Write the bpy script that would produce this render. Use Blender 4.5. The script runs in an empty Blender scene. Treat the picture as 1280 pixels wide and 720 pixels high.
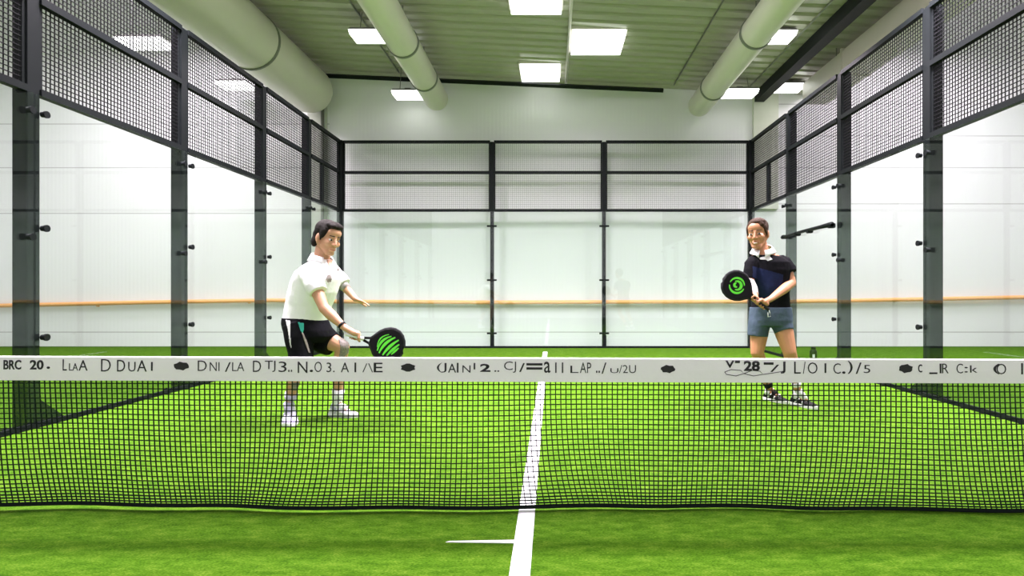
import bpy, bmesh, math, random
from mathutils import Vector, Matrix, Euler
from mathutils.bvhtree import BVHTree
random.seed(4)
PI = math.pi
SC = bpy.context.scene
COL = SC.collection

# ---------------------------------------------------------------- camera
CX, CY, CZ, F = 0.155, -3.4, 1.35, 685.0
VX, VY = 690.0, 366.0
def P(px, py, Z):
    return Vector((CX + (px - VX) * Z / F, CY + Z, CZ - (py - VY) * Z / F))
cam = bpy.data.objects.new('camera', bpy.data.cameras.new('camera'))
COL.objects.link(cam)
cam.location = (CX, CY, CZ)
cam.rotation_euler = (PI / 2, 0, 0)
cam.data.sensor_width = 36
cam.data.lens = 36 * F / 1280
cam.data.shift_x = -(VX - 640) / 1280
cam.data.shift_y = (VY - 360) / 1280
cam.data.clip_start = 0.05
SC.camera = cam

# ---------------------------------------------------------------- materials
def mat(name, col, rough=0.5, metal=0.0, bump=None, var=None, spec=0.5):
    """bump=(scale, strength) ; var=(scale, amount) gentle noise variation of the base colour"""
    m = bpy.data.materials.new(name); m.use_nodes = True
    nt = m.node_tree; b = nt.nodes['Principled BSDF']
    b.inputs['Base Color'].default_value = (*col, 1)
    b.inputs['Roughness'].default_value = rough
    b.inputs['Metallic'].default_value = metal
    b.inputs['Specular IOR Level'].default_value = spec
    tc = nt.nodes.new('ShaderNodeTexCoord')
    if var is None: var = (6.0, 0.06)
    n = nt.nodes.new('ShaderNodeTexNoise'); n.inputs['Scale'].default_value = var[0]; n.inputs['Detail'].default_value = 4
    nt.links.new(tc.outputs['Object'], n.inputs['Vector'])
    mx = nt.nodes.new('ShaderNodeMix'); mx.data_type = 'RGBA'
    k = var[1]
    mx.inputs['A'].default_value = (*[c * (1 - k) for c in col], 1)
    mx.inputs['B'].default_value = (*[min(1, c * (1 + k)) for c in col], 1)
    nt.links.new(n.outputs['Fac'], mx.inputs['Factor'])
    nt.links.new(mx.outputs['Result'], b.inputs['Base Color'])
    if bump:
        n2 = nt.nodes.new('ShaderNodeTexNoise'); n2.inputs['Scale'].default_value = bump[0]; n2.inputs['Detail'].default_value = 3
        nt.links.new(tc.outputs['Object'], n2.inputs['Vector'])
        bp = nt.nodes.new('ShaderNodeBump'); bp.inputs['Strength'].default_value = bump[1]; bp.inputs['Distance'].default_value = 0.02
        nt.links.new(n2.outputs['Fac'], bp.inputs['Height'])
        nt.links.new(bp.outputs['Normal'], b.inputs['Normal'])
    return m
def emis(name, col, s):
    m = bpy.data.materials.new(name); m.use_nodes = True
    nt = m.node_tree; b = nt.nodes['Principled BSDF']
    b.inputs['Base Color'].default_value = (*col, 1)
    b.inputs['Emission Color'].default_value = (*col, 1)
    b.inputs['Emission Strength'].default_value = s
    return m

def turf_mat():
    m = bpy.data.materials.new('turf'); m.use_nodes = True
    nt = m.node_tree; N = nt.nodes; L = nt.links
    b = N['Principled BSDF']; b.inputs['Roughness'].default_value = 0.95
    b.inputs['Specular IOR Level'].default_value = 0.06
    tc = N.new('ShaderNodeTexCoord')
    mp = N.new('ShaderNodeMapping'); mp.inputs['Scale'].default_value = (1.0, 2.4, 1.0)
    L.new(tc.outputs['Object'], mp.inputs['Vector'])
    n1 = N.new('ShaderNodeTexNoise'); n1.inputs['Scale'].default_value = 7; n1.inputs['Detail'].default_value = 8; n1.inputs['Roughness'].default_value = .75
    n2 = N.new('ShaderNodeTexNoise'); n2.inputs['Scale'].default_value = 75; n2.inputs['Detail'].default_value = 4
    n3 = N.new('ShaderNodeTexNoise'); n3.inputs['Scale'].default_value = 1.3; n3.inputs['Detail'].default_value = 2
    for n in (n1, n2, n3): L.new(mp.outputs['Vector'], n.inputs['Vector'])
    add = N.new('ShaderNodeMath'); add.operation = 'MULTIPLY_ADD'; add.inputs[1].default_value = .45
    L.new(n2.outputs['Fac'], add.inputs[0]); 
    m2 = N.new('ShaderNodeMath'); m2.operation = 'MULTIPLY'; m2.inputs[1].default_value = .55
    L.new(n1.outputs['Fac'], m2.inputs[0]); L.new(m2.outputs[0], add.inputs[2])
    r = N.new('ShaderNodeValToRGB'); e = r.color_ramp.elements
    e[0].position = .36; e[0].color = (.017, .070, .0015, 1)
    e[1].position = .66; e[1].color = (.150, .250, .024, 1)
    x = e.new(.5); x.color = (.057, .144, .0045, 1)
    L.new(add.outputs[0], r.inputs['Fac'])
    L.new(r.outputs['Color'], b.inputs['Base Color'])
    bp = N.new('ShaderNodeBump'); bp.inputs['Strength'].default_value = .7; bp.inputs['Distance'].default_value = .012
    L.new(n2.outputs['Fac'], bp.inputs['Height']); L.new(bp.outputs['Normal'], b.inputs['Normal'])
    return m

def glass_mat():
    m = bpy.data.materials.new('court_glass'); m.use_nodes = True
    nt = m.node_tree; N = nt.nodes; L = nt.links; N.clear()
    out = N.new('ShaderNodeOutputMaterial'); tr = N.new('ShaderNodeBsdfTransparent')
    tr.inputs['Color'].default_value = (.955, .985, .97, 1)
    gl = N.new('ShaderNodeBsdfGlossy'); gl.inputs['Roughness'].default_value = .0; gl.inputs['Color'].default_value = (.93, 1, .97, 1)
    lw = N.new('ShaderNodeLayerWeight'); lw.inputs['Blend'].default_value = .5
    pw_ = N.new('ShaderNodeMath'); pw_.operation = 'POWER'; pw_.inputs[1].default_value = 5
    L.new(lw.outputs['Facing'], pw_.inputs[0])
    fr = N.new('ShaderNodeMath'); fr.operation = 'MULTIPLY_ADD'; fr.inputs[1].default_value = .96; fr.inputs[2].default_value = .04
    L.new(pw_.outputs[0], fr.inputs[0])
    mx = N.new('ShaderNodeMixShader')
    L.new(fr.outputs[0], mx.inputs[0]); L.new(tr.outputs[0], mx.inputs[1]); L.new(gl.outputs[0], mx.inputs[2])
    L.new(mx.outputs[0], out.inputs[0])
    return m

def wall_mat(name, col, joints):
    """smooth sandwich-panel cladding: fine vertical ribs as bump and thin dark joint lines at given heights"""
    m = bpy.data.materials.new(name); m.use_nodes = True
    nt = m.node_tree; N = nt.nodes; L = nt.links; b = N['Principled BSDF']
    b.inputs['Roughness'].default_value = .45
    tc = N.new('ShaderNodeTexCoord'); sp = N.new('ShaderNodeSeparateXYZ'); L.new(tc.outputs['Object'], sp.inputs[0])
    last = None
    for z in joints:
        s = N.new('ShaderNodeMath'); s.operation = 'COMPARE'; s.inputs[1].default_value = z; s.inputs[2].default_value = .012
        L.new(sp.outputs['Z'], s.inputs[0])
        if last is None: last = s
        else:
            mxx = N.new('ShaderNodeMath'); mxx.operation = 'MAXIMUM'; L.new(last.outputs[0], mxx.inputs[0]); L.new(s.outputs[0], mxx.inputs[1]); last = mxx
    mx = N.new('ShaderNodeMix'); mx.data_type = 'RGBA'
    mx.inputs['A'].default_value = (*col, 1); mx.inputs['B'].default_value = (*[c * .62 for c in col], 1)
    if last: L.new(last.outputs[0], mx.inputs['Factor'])
    else: mx.inputs['Factor'].default_value = 0
    L.new(mx.outputs['Result'], b.inputs['Base Color'])
    w = N.new('ShaderNodeTexWave'); w.inputs['Scale'].default_value = 3.2; w.inputs['Distortion'].default_value = 0
    L.new(tc.outputs['Object'], w.inputs['Vector'])
    bp = N.new('ShaderNodeBump'); bp.inputs['Strength'].default_value = .12; bp.inputs['Distance'].default_value = .01
    L.new(w.outputs['Fac'], bp.inputs['Height']); L.new(bp.outputs['Normal'], b.inputs['Normal'])
    return m

M = dict(
    turf=turf_mat(), glass=glass_mat(),
    line=mat('white_line', (.86, .87, .88), .8, var=(40, .05)),
    steel=mat('black_steel', (.008, .010, .011), .5, var=(8, .2), spec=.12),
    wire=mat('black_wire', (.010, .010, .012), .6, spec=.1),
    netcord=mat('net_cord', (.008, .013, .012), .9, spec=.1),
    tape=mat('net_tape', (.93, .92, .95), .7, bump=(9, .25), var=(3, .03)),
    ink=mat('black_ink', (.015, .015, .018), .7),
    wallc=wall_mat('wall_panel_centre', (.75, .75, .775), [.36]),
    walll=wall_mat('wall_panel_left', (.81, .82, .825), [.36, 3.35, 4.5, 5.6]),
    wallr=wall_mat('wall_panel_right', (.78, .78, .80), [.36, 3.59, 4.5, 5.3, 6.1]),
    upper=mat('upper_wall_paint', (.60, .62, .53), .55),
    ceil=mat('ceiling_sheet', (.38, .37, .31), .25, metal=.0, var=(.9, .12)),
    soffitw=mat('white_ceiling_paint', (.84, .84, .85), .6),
    soffit=mat('soffit_paint', (.50, .52, .46), .5),
    duct=mat('duct_paint', (.64, .60, .55), .35, var=(2, .05)),
    seam=mat('duct_seam', (.16, .17, .14), .5),
    lamp=emis('lamp_glow', (1, 1, .98), 4.0),
    sky=emis('panel_reflection_glow', (1, 1, 1), 2.5),  # shared by the ceiling panels and the imitated ceiling reflections
    lampbody=mat('lamp_body', (.12, .12, .11), .4),
    orange=mat('orange_wood', (.90, .44, .16), .5, var=(12, .12)),
    skin=mat('skin_pale', (.56, .29, .175), .5, var=(9, .10), bump=(60, .05)),
    skin2=mat('skin_tan', (.47, .21, .11), .5, var=(9, .12), bump=(60, .05)),
    hair=mat('dark_brown_hair', (.010, .007, .005), .7, spec=.15, bump=(90, .5), var=(50, .4)),
    hair2=mat('brown_hair', (.040, .018, .008), .65, spec=.2, bump=(90, .5), var=(50, .4)),
    whitecloth=mat('white_cloth', (.86, .86, .88), .8, bump=(9, .55), var=(4, .02)),
    blackcloth=mat('black_cloth', (.005, .005, .007), .85, bump=(9, .6), spec=.08),
    navy=mat('navy_cloth', (.008, .014, .050), .8, spec=.15, bump=(10, .6), var=(14, .45)),
    greycloth=mat('blue_grey_cloth', (.060, .085, .120), .85, spec=.1, bump=(10, .7), var=(12, .3)),
    teal=mat('teal_stripe', (.02, .38, .29), .7),
    lime=mat('lime_paint', (.13, .80, .03), .4, var=(20, .1)),
    racket=mat('racket_black', (.004, .004, .005), .4, spec=.15),
    grip=mat('grip_wrap', (.02, .02, .022), .7, spec=.15),
    gripw=mat('white_wrap', (.72, .72, .74), .7),
    lilac=mat('lilac_mesh', (.55, .50, .72), .7, var=(25, .3)),
    sole=mat('white_sole', (.80, .80, .82), .6),
    shoeb=mat('black_shoe', (.008, .007, .007), .7, spec=.15),
    eyew=mat('eye_white', (.75, .72, .70), .3), eyed=mat('iris_dark', (.03, .02, .015), .2),
    lip=mat('lip', (.42, .13, .10), .5), teeth=mat('teeth', (.8, .78, .74), .4),
    grey=mat('grey_tattoo', (.22, .19, .17), .7, var=(70, .7)),
    watch=mat('grey_strap', (.30, .29, .27), .5),
)

# ---------------------------------------------------------------- helpers
def link(name, me, m=None, parent=None, smooth=False):
    o = bpy.data.objects.new(name, me); COL.objects.link(o)
    if m is not None and not me.materials: me.materials.append(M[m] if isinstance(m, str) else m)
    if parent is not None: o.parent = parent
    if smooth:
        for p in me.polygons: p.use_smooth = True
    return o
def obj(name, bm, m, parent=None, smooth=False):
    bmesh.ops.recalc_face_normals(bm, faces=bm.faces)
    me = bpy.data.meshes.new(name); bm.to_mesh(me); bm.free()
    return link(name, me, m, parent, smooth)
def tag(o, label, cat, group=None):
    o['label'] = label; o['category'] = cat
    if group: o['group'] = group
    return o
def struct(o, label=None):
    o['kind'] = 'structure'
    if label: o['label'] = label
    return o
def empty(name, label, cat, loc, group=None):
    o = bpy.data.objects.new(name, None); COL.objects.link(o); o.location = loc
    o.empty_display_size = .1
    return tag(o, label, cat, group)
def box(bm, x0, x1, y0, y1, z0, z1, bev=0):
    vs = [bm.verts.new((x, y, z)) for x in (x0, x1) for y in (y0, y1) for z in (z0, z1)]
    fs = []
    for f in ((0, 1, 3, 2), (4, 6, 7, 5), (0, 4, 5, 1), (2, 3, 7, 6), (0, 2, 6, 4), (1, 5, 7, 3)):
        fs.append(bm.faces.new([vs[i] for i in f]))
    if bev:
        es = list({e for f in fs for e in f.edges})
        bmesh.ops.bevel(bm, geom=es, offset=bev, segments=2, affect='EDGES')
    return bm
def tube(bm, pts, r, n=8, caps=True):
    """tube along polyline; r scalar or list"""
    pts = [Vector(p) for p in pts]; rs = r if isinstance(r, (list, tuple)) else [r] * len(pts)
    rings = []
    for i, p in enumerate(pts):
        d = (pts[min(i + 1, len(pts) - 1)] - pts[max(i - 1, 0)]).normalized()
        up = Vector((0, 0, 1)) if abs(d.z) < .95 else Vector((1, 0, 0))
        a = d.cross(up).normalized(); b = a.cross(d).normalized()
        rings.append([bm.verts.new(p + (a * math.cos(2 * PI * k / n) + b * math.sin(2 * PI * k / n)) * rs[i]) for k in range(n)])
    for i in range(len(rings) - 1):
        for k in range(n):
            bm.faces.new((rings[i][k], rings[i][(k + 1) % n], rings[i + 1][(k + 1) % n], rings[i + 1][k]))
    if caps:
        bm.faces.new(rings[0][::-1]); bm.faces.new(rings[-1])
    return bm
def B(): return bmesh.new()
def shift(bm, loc):
    """vertices built in world coordinates -> local to an Empty at loc"""
    for v in bm.verts: v.co -= Vector(loc)
    return bm

# ================================================================ setting
YW = 10.4
bm = B(); box(bm, -14, 14, -6, YW + .05, -.1, 0)
struct(obj('floor', bm, 'turf'), 'short bright green artificial turf')
def wallbox(name, m, x0, x1, y0, y1, z0, z1):
    b = B(); box(b, x0, x1, y0, y1, z0, z1); return struct(obj(name, b, m))
wallbox('wall_back', 'wallc', -5.45, 5.2, YW, YW + .2, 0, 9.4)
wallbox('wall_back_left', 'walll', -14, -5.45, YW, YW + .2, 0, 9.4)
wallbox('wall_back_right', 'wallr', 5.2, 14, YW, YW + .2, 0, 9.4)
wallbox('wall_left', 'walll', -14.2, -14, -6, YW + .2, 0, 9.4)
wallbox('wall_right', 'wallr', 14, 14.2, -6, YW + .2, 0, 9.4)

# corrugated ceiling, sloping gently down to the right, ribs running across
XL, XR = -7.0, 6.6
def ceil_z(x): return 6.61 - .045 * (x - .155)
def roof_z(x): return 9.2 if (x < XL or x > XR) else ceil_z(x)
bm = B(); prof = []
y = -6.0
while y < YW:
    for dy, dz in ((0, 0), (.17, 0), (.20, .045), (.27, .045)): prof.append((y + dy, dz))
    y += .30
pl = [bm.verts.new((XL, yy, ceil_z(XL) + dz)) for yy, dz in prof]
pr = [bm.verts.new((XR, yy, ceil_z(XR) + dz)) for yy, dz in prof]
for i in range(len(prof) - 1): bm.faces.new((pl[i], pl[i + 1], pr[i + 1], pr[i]))
ul = [bm.verts.new((XL, yy, ceil_z(XL) + .3)) for yy in (-6, YW)]
ur = [bm.verts.new((XR, yy, ceil_z(XR) + .3)) for yy in (-6, YW)]
bm.faces.new((ul[0], ur[0], ur[1], ul[1]))
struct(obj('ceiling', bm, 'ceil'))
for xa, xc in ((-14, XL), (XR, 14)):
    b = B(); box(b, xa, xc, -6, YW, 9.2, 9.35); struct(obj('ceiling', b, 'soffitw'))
    xe = XL if xa < 0 else XR
    b = B(); box(b, min(xe, xe + (.08 if xa < 0 else -.08)), max(xe, xe + (.08 if xa < 0 else -.08)), -6, YW, ceil_z(xe) + .3, 9.35); struct(obj('trim_4' if xa < 0 else 'trim_5', b, 'soffitw'))
# corner pilaster / bulkheads on the back wall outside the court corners
wallbox('trim_1', 'upper', 5.2, 5.82, YW - .10, YW - .001, 3.45, 6.33)
wallbox('trim_2', 'soffit', -5.95, -5.50, YW - .12, YW - .001, 0, 6.8)
# dark roof beam along the right side
wallbox('trim_3', 'steel', 5.22, 5.45, -6, YW - .001, 6.12, 6.36)

# ================================================================ court lines
b = B(); box(b, -.05, .05, -4.6, 9.1, 0, .004)
tag(obj('court_line', b, 'line'), 'long white centre line running up the turf under the net', 'court line')
b = B(); c = [P(590, 676, 2.98), P(590, 678, 2.95), P(646, 681, 2.91), P(646, 674.5, 2.96)]
yl = CY + F * CZ / (678 - VY)
vs = [(-.42, yl + .0), (-.05, yl - .012), (-.05, yl + .026), (-.40, yl + .012)]
lo = [b.verts.new((x, y, 0)) for x, y in vs]; hi = [b.verts.new((x, y, .003)) for x, y in vs]
b.faces.new(hi); b.faces.new(lo[::-1])
for i in range(4): b.faces.new((lo[i], lo[(i + 1) % 4], hi[(i + 1) % 4], hi[i]))
tag(obj('court_mark', b, 'line'), 'short white tapering mark on the turf beside the centre line, before the net', 'court mark')
b = B(); box(b, -4.95, 4.95, 6.90, 7.0, 0, .0035)
tag(obj('court_line', b, 'line'), 'white service line crossing the turf behind the white net tape', 'court line')

# ================================================================ enclosure
ZG, ZM, ZT = 3.37, 4.30, 5.05      # glass top, middle rail, top rail
W = .15; D = .14
yL = [-.25, 2.0, 4.25, 6.4, 8.25]      # fronts of the left posts
yR = [-.75, 1.45, 3.65, 5.82, 7.87]
ordL = ['beside the net, out past the left edge', 'nearest the left edge, biggest of the row', 'second from the left edge', 'third from the left edge, behind the player in white', 'fourth, just before the back left corner']
def post(side, y, label, k):
    s = -1 if side == 'l' else 1
    w = W if s < 0 else .17
    x0, x1 = (s * 5.02, s * (5.02 + w)); x0, x1 = min(x0, x1), max(x0, x1)
    e = empty('enclosure_post', label, 'post', ((x0 + x1) / 2, y + D / 2, 0), 'black steel posts of the %s side' % ('left' if s < 0 else 'right'))
    L = e.location
    b = B(); box(b, x0, x1, y, y + D, 0.012, ZT + .02, .006); obj('column', shift(b, L), 'steel', e)
    b = B(); box(b, (x0 - .06) if s < 0 else x0, x1 if s < 0 else (x1 + .06), y - .05, y + D + .05, 0, .012)
    for bx in ((x0 - .035,) if s < 0 else (x1 + .035,)):
        for by in (y - .03, y + D + .03):
            tube(b, [(bx, by, .012), (bx, by, .03)], .012, 6)
    obj('base_plate', shift(b, L), 'steel', e)
    # diagonal gusset behind the post, along the glass
    b = B()
    xi = -s * 0.0 + s * 5.03
    tri = [(y + D, .03), (y + D + .30, .03), (y + D, .28)]
    a_ = [b.verts.new((xi, p[0], p[1])) for p in tri]; c_ = [b.verts.new((xi + s * .03, p[0], p[1])) for p in tri]
    b.faces.new(a_); b.faces.new(c_[::-1])
    for i in range(3): b.faces.new((a_[i], a_[(i + 1) % 3], c_[(i + 1) % 3], c_[i]))
    obj('gusset', shift(b, L), 'steel', e)
    return e
placesL = ['thick black steel post at the net, before the first left glass bay',
           'thickest black steel post, nearest the left edge of the photo',
           'second black steel post from the left edge, left glass side',
           'third black steel post from the left edge, left glass side',
           'black steel post rising behind the back of the player in white']
placesR = ['black steel post at the net, right side, out of frame',
           'black steel post past the right edge of the photo',
           'thick black steel post nearest the right edge of the photo',
           'second black steel post from the right edge, at the near end of the black bar',
           'black steel post just behind the player in navy, right side']
for k, y in enumerate(yL): post('l', y, placesL[k], k)
for k, y in enumerate(yR): post('r', y, placesR[k], k)
# corner posts
for s, nm in ((-1, 'left'), (1, 'right')):
    b = B(); x0, x1 = sorted((s * 4.965, s * 5.10)); box(b, x0, x1, 9.965, 10.09, 0, ZT + .03, .006)
    tag(obj('corner_post', b, 'steel'), 'black steel corner post where the %s glass side meets the back glass' % nm, 'post')
xb = [-1.315, 1.43]
for x, nm in zip(xb, ('left', 'right')):
    b = B(); box(b, x - .045, x + .045, 10.02, 10.10, 0, ZT, .005)
    e = tag(obj('back_post', b, 'steel'), '%s of the two slim black posts dividing the back glass' % nm, 'post')
    b = B(); box(b, x - .028, x + .055, 9.997, 10.02, .0, .32, .004); obj('foot_bracket', b, 'steel', e)

def glass(name, x0, x1, y0, y1, label, group, clampspots):
    """pane 12 mm thick, black clamps gripping its edges"""
    c = ((x0 + x1) / 2, (y0 + y1) / 2, 0)
    e = empty('glass_panel', label, 'glass panel', c, group)
    b = B(); box(b, x0, x1, y0, y1, .0, ZG - .03); obj('pane', shift(b, c), 'glass', e)
    for (px, py, pz, kind) in clampspots:
        b = B()
        if kind == 'back':
            box(b, px - .055, px + .055, py - .03, py, pz - .022, pz + .022, .006)
        else:
            s = kind
            tube(b, [(px, py, pz), (px - s * .035, py, pz)], .028, 12)
            tube(b, [(px - s * .035, py, pz), (px - s * .055, py, pz)], .036, 12)
        obj('clamp', shift(b, c), 'steel', e)
    return e
bays = ['next to the net', 'between the first and second post', 'between the second and third post', 'between the third and fourth post', 'in the back corner']
def side_glass(s, ys):
    ends = ys + [10.0 - .06]
    nm = 'left' if s < 0 else 'right'
    for k in range(len(ys)):
        y0 = ends[k] + (.07 if k else .05); y1 = ends[k + 1] + (.06 if k < len(ys) - 1 else -.0)
        if k == len(ys) - 1: y1 = 9.93
        x0, x1 = sorted((s * 5.0, s * 5.012))
        cl = []
        for z in (.9, 2.0, 3.15): cl.append((s * 5.0, y0 + .07, z, s)); 
        if k < len(ys) - 1: cl.append((s * 5.0, y1 - .07, 3.15, s)); cl.append((s * 5.0, y1 - .07, 1.9, s))
        glass('glass_panel', x0, x1, y0 + .004, y1 - .004,
              ['tall clear glass panel of the %s side beside the net, mostly out of frame',
               'tall clear glass panel of the %s side, nearest one in the frame' if s < 0 else 'tall clear glass panel of the %s side at the right edge of the frame',
               'clear glass panel, second bay of the %s side counted from the front' if s < 0 else 'clear glass panel of the %s side between the two nearest black posts',
               'clear glass panel of the %s side, third bay, left of the player in white' if s < 0 else 'clear glass panel of the %s side with the black bar across it',
               'narrowest clear glass panel of the %s side, touching the back corner'][k] % nm,
              'clear glass panels of the %s side' % nm, cl)
side_glass(-1, yL); side_glass(1, yR)
bx = [-4.96, xb[0], xb[1], 4.96]
for k in range(3):
    cl = []
    for z in (2.98, 1.66, .36):
        if k < 2: cl.append((bx[k + 1] - .065, 10.0, z, 'back'))
        if k > 0: cl.append((bx[k] + .065, 10.0, z, 'back'))
    glass('glass_panel', bx[k] + .006, bx[k + 1] - .006, 10.0, 10.012,
          ['wide clear back glass panel between the player in white and the left slim post', 'clear back glass panel in the middle, between the two slim posts', 'wide clear back glass panel left of the player in navy'][k], 'clear glass panels across the back', cl)

def mesh_panel(axis, fixed, u0, u1, tiers, label, group, wd, extra=None, s=1):
    """axis 'y': panel in a plane x=fixed; axis 'x': plane y=fixed"""
    mid = (u0 + u1) / 2
    c = (fixed, mid, ZG) if axis == 'y' else (mid, fixed, ZG)
    e = empty('mesh_panel', label, 'mesh panel', c, group)
    def bx_(b, ua, ub, za, zb, t0, t1):
        if axis == 'y':
            xa, xc = sorted((fixed + s * t0, fixed + s * t1)); box(b, xa, xc, ua, ub, za, zb)
        else: box(b, ua, ub, fixed + t0, fixed + t1, za, zb)
    b = B()
    rt = .034 if axis == 'y' else .03
    for z in tiers: bx_(b, u0, u1, z - rt, z + rt, -.045, .03)
    for u in (u0, u1 - .03): bx_(b, u, u + .03, tiers[0], tiers[-1], -.015, .025)
    if extra: bx_(b, extra - .045, extra + .045, tiers[0], tiers[1], -.03, .04)
    obj('frame', shift(b, c), 'steel', e)
    b = B(); cell = .05; h = wd / 2
    n = int((u1 - u0) / cell)
    for i in range(1, n + 1):
        u = u0 + i * (u1 - u0) / (n + 1)
        bx_(b, u - h, u + h, tiers[0], tiers[-1], -h + .004, h + .004)
    n = int((tiers[-1] - tiers[0]) / cell)
    for i in range(1, n + 1):
        z = tiers[0] + i * (tiers[-1] - tiers[0]) / (n + 1)
        bx_(b, u0, u1, z - h, z + h, -h - .004, h - .004)
    obj('wire_mesh', shift(b, c), 'wire', e)
    return e
for s, ys, nm in ((-1, yL, 'left'), (1, yR, 'right')):
    for k, y in enumerate(ys):
        u0 = y + D + .003 if True else y; u1 = (ys[k + 1] if k < 4 else 9.965) - .003
        lab = ['black wire mesh panel above the glass beside the net on the %s, out of frame',
               'black wire mesh panel in the upper left corner of the photo, above the %s glass' if s < 0 else 'black wire mesh panel in the upper right corner of the photo, above the %s glass',
               'black wire mesh panel above the %s glass between the two nearest full posts' if s < 0 else 'black wire mesh panel above the %s glass between the two nearest black posts',
               'black wire mesh panel above the %s glass, third bay towards the back',
               'short black wire mesh panel at the back %s corner with a stub post'][k] % nm
        mesh_panel('y', s * 5.05, u0, u1, (ZG, ZM, ZT), lab, 'wire mesh panels of the %s side' % nm, .0085, extra=(9.0 if k == 4 else None), s=s)
for k in range(3):
    u0 = bx[k] + (.05 if k else .0); u1 = bx[k + 1] - (.05 if k < 2 else 0)
    mesh_panel('x', 10.05, u0, u1, (ZG, ZM, ZT), ['wide black wire mesh panel above the back glass, left one', 'black wire mesh panel above the back glass, the narrower middle one', 'wide black wire mesh panel above the back glass, right one'][k], 'wire mesh panels across the back', .0030)
# base rails
for s, ys, nm in ((-1, yL, 'left'), (1, yR, 'right')):
    b = B(); x0, x1 = sorted((s * 4.975, s * 4.997)); box(b, x0, x1, ys[0], 9.96, 0, .055, .004)
    tag(obj('base_rail', b, 'steel'), 'black steel rail on the turf along the foot of the %s glass' % nm, 'rail')
b = B(); box(b, -4.96, 4.96, 9.972, 9.996, 0, .05, .004)
tag(obj('base_rail', b, 'steel'), 'black steel rail on the turf along the foot of the back glass', 'rail')

# black bar on the right glass
b = B()
tube(b, [(4.93, 5.95, 2.52), (4.93, 6.35, 2.52), (4.93, 7.0, 2.52), (4.93, 7.98, 2.50)], [.045, .035, .03, .03], 10)
e = tag(obj('door_closer_bar', b, 'steel', smooth=True), 'slanting black bar fixed high on the right glass beside the player in navy', 'bar')
for yy in (6.0, 6.8, 7.3, 7.9):
    b = B(); box(b, 4.90, 4.999, yy - .05, yy + .05, 2.46, 2.54, .01); obj('bracket', b, 'steel', e)

# orange rail on the wall behind the court
b = B(); pts = []
for px, py in ((-150, 383), (0, 382), (213, 377.3), (340, 375.2), (440, 377), (612, 378), (760, 377.5), (938, 377), (1040, 376), (1150, 374), (1280, 371.5), (1400, 371)):
    pts.append(P(px, py, YW - .10 - CY))
tube(b, pts, .052, 10)
e = tag(obj('wall_rail', b, 'orange', smooth=True), 'long orange wooden rail running along the white wall behind the glass', 'rail')
for px, py in ((120, 380), (310, 376), (500, 377), (850, 377), (1000, 376), (1120, 374)):
    p = P(px, py, YW - .10 - CY)
    b = B(); tube(b, [p + Vector((0, .02, -.05)), p + Vector((0, .098, -.05))], .02, 8); obj('rail_bracket', b, 'orange', e)

# vertical pipe on back left
b = B(); tube(b, [(-5.56, YW - .16, 0), (-5.56, YW - .16, 6.82)], .04, 12)
tag(obj('drain_pipe', b, 'seam', smooth=True), 'thin dark vertical pipe up the wall behind the back left corner', 'pipe')

# bottle outside right glass
bp = Vector((5.33, CY + 10.85, 0))
e = empty('bottle', 'small black bottle standing on the turf behind the right glass', 'bottle', bp)
b = B(); tube(b, [(0, 0, 0), (0, 0, .01), (0, 0, .19), (0, 0, .22), (0, 0, .235)], [.060, .07, .07, .05, .04], 16); obj('flask', b, 'racket', e, True)
b = B(); tube(b, [(0, 0, .235), (0, 0, .275)], [.045, .04], 14); obj('cap', b, 'racket', e, True)
b = B(); tube(b, [(-.02, 0, .07), (-.02, 0, .14)], [.0725, .0725], 16); 
bmesh.ops.delete(b, geom=[v for v in b.verts if v.co.y > -.055], context='VERTS'); obj('sticker', b, 'gripw', e, True)

# ================================================================ roof services
def duct(x, z, r, y0, y1, seams, name_label, end_tilt=False):
    e = empty('air_duct', name_label, 'duct', (x, y1, z))
    L = e.location
    b = B()
    ys = [y0, y1 - r * .55, y1 - r * .3, y1 - r * .1, y1]
    rs = [r, r, r * .93, r * .75, r * .45]
    tube(b, [(x, yy, z) for yy in ys], rs, 40); obj('duct_pipe', shift(b, L), 'duct', e, True)
    for sy in seams:
        b = B(); tube(b, [(x, sy - .03, z), (x, sy + .03, z)], r + .018, 40); obj('clamp_ring', shift(b, L), 'seam', e, True)
        b = B(); tube(b, [(x, sy, z + r), (x, sy, ceil_z(x) + .04)], .012, 6); obj('hanger', shift(b, L), 'seam', e)
    return e
Ya = 10.05
duct(-2.65, 6.06, .285, -6, Ya, (Ya - 1.45, 6.9, 3.0, 0.0), 'round pale duct left of centre under the ceiling, running to the back wall')
duct(3.73, 5.90, .27, -6, Ya, (Ya - 1.3, 6.2, 2.5, -1), 'round pale duct right of centre under the ceiling, running to the back wall')
duct(-5.67, 6.22, .55, -6, Ya, (7.2, 4.2, 1.0), 'very wide pale duct above the left mesh side')
# boxy duct far right
e = empty('square_duct', 'long boxy pale duct above the right mesh side beyond the dark beam', 'duct', (6.1, 2, 5.7))
b = B(); box(b, 5.92, 6.5, -6, 9.25, 5.68, 6.2, .05); obj('duct_box', shift(b, e.location), 'duct', e)
for yy in (1.8, 4.8, 7.8):
    b = B()
    for xx in (5.97, 6.45): tube(b, [(xx, yy, 6.15), (xx, yy, ceil_z(xx) + .002)], .012, 6)
    obj('hanger', shift(b, e.location), 'seam', e)
for yy in (1.5, 4.5, 7.5):
    b = B(); box(b, 5.905, 6.515, yy, yy + .04, 5.665, 6.215); obj('flange', shift(b, e.location), 'duct', e)

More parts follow.
